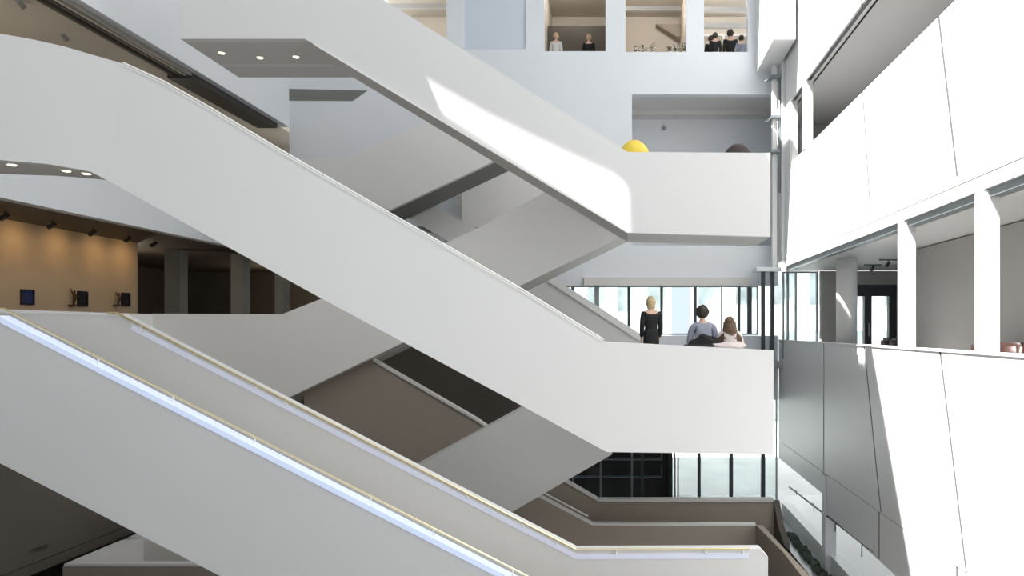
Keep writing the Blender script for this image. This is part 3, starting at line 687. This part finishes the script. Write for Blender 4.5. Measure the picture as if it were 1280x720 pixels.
    if skirt:
        bm = BM(); pts = [(0, 0, 1.08), (0, 0, .95), (0, 0, .75), (0, 0, .45)]
        tube(bm, pts, [.145, .165, .175, .185], 20)
        for v in bm.verts: v.co.y *= .75
        obj('skirt', bm, bottom, t, True)
    else:
        names_ = ['pelvis', 'lhip', 'lknee', 'lank', 'rhip', 'rknee', 'rank']
        SE = [('pelvis', 'lhip'), ('lhip', 'lknee'), ('lknee', 'lank'), ('pelvis', 'rhip'), ('rhip', 'rknee'), ('rknee', 'rank')]
        obj('trousers', skin_mesh({k: CJ[k] for k in names_}, SE, 2), bottom, t, True)
    for n in 'lr':
        a, b = Vector(J[n+'ank'][0]), Vector(J[n+'toe'][0]); bm = BM()
        c = (a+b)/2; ell(bm, (c.x, c.y-.01, (b.z+.005)), (.05, .13, .05), 14, 8); obj('shoe', bm, 'black_frame', t, True)
    # hair
    bm = BM()
    def hh(p):
        q = p.copy(); n_ = 1+.05*math.sin(q.x*9+q.z*7)+.05*math.sin(q.y*11+q.x*5)
        if q.y > .2 and q.z < .45: q.y = .2+(q.y-.2)*.15
        return q*n_
    if hstyle == 'short': ell(bm, (hc.x, hc.y-.014, hc.z+.03), (.106, .115, .115), 20, 14, hh)
    elif hstyle == 'bob':
        ell(bm, (hc.x, hc.y-.018, hc.z+.01), (.1, .105, .13), 20, 14, hh)
        ell(bm, (hc.x, hc.y-.04, hc.z-.085), (.092, .07, .07), 16, 10)
    else:
        ell(bm, (hc.x, hc.y-.02, hc.z+.02), (.1, .108, .118), 20, 14, hh)
        for k in range(15):
            a = math.pi*(1.0+k/14); x = math.cos(a)*.085; y = math.sin(a)*.075-.02
            spread = 2.1 if sit else 1.05
            tube(bm, [(hc.x+x, hc.y+y, hc.z+.03), (hc.x+x*1.2, hc.y+y*1.1-.02, hc.z-.12), (hc.x+x*spread*1.15, hc.y+y-.05, hc.z-.28), (hc.x+x*spread*1.25, hc.y+y-.04, hc.z-.42-.03*math.sin(k*2))], [.03, .036, .036, .012], 8)
    obj('hair', bm, hair, t, True)
    return t
seat = ZM+.50
zb = P(0, 0, 1)
person('person', 'person with blond hair in black clothes standing by the windows, back turned', (P(814, 0, 15)[0], 15, ZM), 0.25, .985, 'stand', 'cloth_black', 'cloth_black', 'hair_blond', 'bob', skirt=True)
# seated couple on a bench behind the parapet
bx = P(881, 0, 12.45)[0]
t = thing('white_bench', 'white bench behind the middle landing parapet under the seated couple', 'bench', (bx+.2, 12.5, ZM))
obj('seat', box(BM(), -.9, .9, -.35, .2, .44, .5, .01), 'cap_white', t)
for s in (-1, 1): obj('leg', box(BM(), s*.7-.04, s*.7+.04, -.18, .18, 0, .44), 'cap_white', t)
person('person', 'person with short dark hair in a grey shirt sitting on the middle landing', (bx, 12.55, ZM+.07), .1, 1.05, 'sit', 'cloth_grey', 'cloth_black', 'hair_dark', 'short')
person('person', 'person with long brown hair in a pale pink top sitting beside the grey shirt', (P(914, 0, 12.4)[0], 12.5, ZM+.06), -.05, .93, 'sit', 'cloth_pink', 'cloth_white', 'hair_brown', 'long')
# jacket round the waist + tablet on the cap + pale garment
capz = lambda px: lerp_line([P(*p) for p in topF2], P(px, 0, 11.5)[0])
c = capz(874)
t = thing('black_tablet', 'flat black tablet lying on the white parapet cap before the grey shirt', 'tablet', (P(874, 0, 11.52)[0], 11.55, c[2]+.001))
obj('case', box(BM(), -.24, .24, -.07, .07, 0, .03, .006), 'black_frame', t); obj('display', box(BM(), -.22, .22, -.055, .055, .03, .034), 'glass_dark', t)
t = thing('black_jacket', 'black jacket bundled behind the seated person in the grey shirt', 'jacket', (bx-.02, 12.2, seat+.0))
bm = BM()
def lump(p): return p*(1+.08*math.sin(p.x*7+p.z*3)+.06*math.sin(p.y*9+p.x*4))
ell(bm, (0, 0, .2), (.29, .10, .26), 28, 16, lump); obj('folded_body', bm, 'cloth_black', t, True)
bm = BM(); tube(bm, [(.2, -.02, .2), (.3, -.05, .12), (.33, -.04, .02)], [.05, .06, .04], 12); obj('sleeve', bm, 'cloth_black', t, True)
c = capz(912)
t = thing('pale_scarf', 'pale pink and white fabric draped over the parapet below the long brown hair', 'scarf', (P(912, 0, 11.6)[0], 11.68, c[2]))
bm = BM(); ell(bm, (0, 0, .035), (.27, .08, .055), 30, 14, lump); ell(bm, (.12, .05, .06), (.12, .06, .05), 18, 10, lump); obj('draped_fabric', bm, 'cloth_pink', t, True)

# top window visitors: floor so that sill hides the lower body
zf = zs-.5
for px, sc, top, hr_, lb in ((695, 1.0, 'cloth_white', 'hair_blond', 'person in light clothes in the dim upper window, left of the two'), (736, .97, 'cloth_black', 'hair_blond', 'person in black clothes in the dim upper window, right of the two')):
    person('person', lb, (P(px, 0, 25.2)[0], 25.2, zf), math.pi, sc*.93, 'stand', top, 'cloth_black', hr_, 'short')
for px, sc, top, dep, lb in ((889, .98, 'cloth_black', 25.6, 'person in black at the rightmost upper window, leftmost of the four'), (894, .90, 'cloth_black', 25.0, 'person in black at the rightmost upper window, second from the left'), (913, 1.15, 'cloth_black', 25.8, 'tallest person in black at the rightmost upper window'), (927, .92, 'cloth_grey', 25.3, 'person in grey at the rightmost upper window, nearest the right wall')):
    person('person', lb, (P(px, 0, dep)[0], dep, zf), 0, sc, 'stand', top, 'cloth_black', 'hair_dark', 'short', fingers=False)
# potted plants on the third sill
for k, px in enumerate((797, 806, 816, 838, 846, 855)):
    t = thing('potted_plant', '%s of six small dark plants with white flowers on the upper window sill' % ['leftmost', 'second from left', 'third from left', 'third from right', 'second from right', 'rightmost'][k], 'plant', (P(px, 0, 24.15)[0], 24.15, Zp(65)+.004), group='plants on the upper window sill')
    bm = BM(); tube(bm, [(0, 0, 0), (0, 0, .07)], [.04, .055], 14); obj('pot', bm, 'pot', t)
    bm = BM(); hgt = .16+.12*((k*7) % 3)/2
    for q in range(26):
        a = random.random()*6.28; r = .1+random.random()*.05; z = .08+random.random()*hgt
        c = Vector((math.cos(a)*r*.7, math.sin(a)*r*.5, z)); u = Vector((math.cos(a+.8), math.sin(a+.8), .4))*.035; v = Vector((0, 0, 1)).cross(u).normalized()*.018
        vs = [bm.verts.new(p) for p in (c-u, c+v, c+u, c-v)]; bm.faces.new(vs)
        tube(bm, [(0, 0, .06), c], .003, 4)
    obj('foliage', bm, 'leaf', t)
    bm = BM()
    for q in range(5):
        a = random.random()*6.28; ell(bm, (math.cos(a)*.07, math.sin(a)*.06-.03, .1+random.random()*hgt), (.02, .02, .015), 8, 5)
    obj('flowers', bm, 'flower', t)
# small wall fixture in recess
t = thing('wall_sensor', 'tiny dark round fixture on the recess wall above the landing', 'fixture', (P(830, 0, 26.8)[0], 26.8, Zp(160, 26.8)), world=False)
bm = BM(); tube(bm, [(0, 0, 0), (0, -.05, 0)], .09, 14); obj('base', bm, 'steel', t)
bm = BM(); tube(bm, [(0, -.05, 0), (0, -.12, -.04)], .05, 12); obj('head', bm, 'mullion_grey', t)

# ------------------------------------------------------------------ lighting
def plight(loc, e, c=(1, .96, .91), r=.15):
    L = bpy.data.lights.new('unseen_fill', 'POINT'); L.energy = e; L.color = c; L.shadow_soft_size = r
    o = bpy.data.objects.new('unseen_fill', L); COL.objects.link(o); o.location = loc
for px, e in ((520, 70), (719, 65), (820, 95), (907, 130)): plight((Xp(px, 26.5), 26.5, H+12.45), e)  # unseen fill light for the rooms behind the top windows
for y in (7, 11, 14.5, 22): plight((-14.5, y, H+4.6), 45, (1, .93, .82))  # unseen fill light, lifts the beige upper gallery ceiling
for x, y in ((-14.6, 21), (-13.0, 27)): plight((x, y, H+1.3), 60, (1, .85, .65))  # fill light added out of sight to lift the dark gallery
w = bpy.data.worlds.new('world'); S.world = w; w.use_nodes = True
bg = w.node_tree.nodes['Background']; bg.inputs[0].default_value = (.86, .93, 1, 1); bg.inputs[1].default_value = 1.15
sun = bpy.data.lights.new('sun', 'SUN'); sun.energy = 18; sun.angle = .006; sun.color = (1, .975, .94)
so = bpy.data.objects.new('sun', sun); COL.objects.link(so); so.rotation_euler = Vector((1, .4, -2)).to_track_quat('-Z', 'Y').to_euler()
vs = S.view_settings; vs.view_transform = 'Standard'; vs.look = 'None'; vs.gamma = 1; vs.use_curve_mapping = False; vs.exposure = -0.06
for o in bpy.data.objects:
    if '_w' in o.keys(): del o['_w']
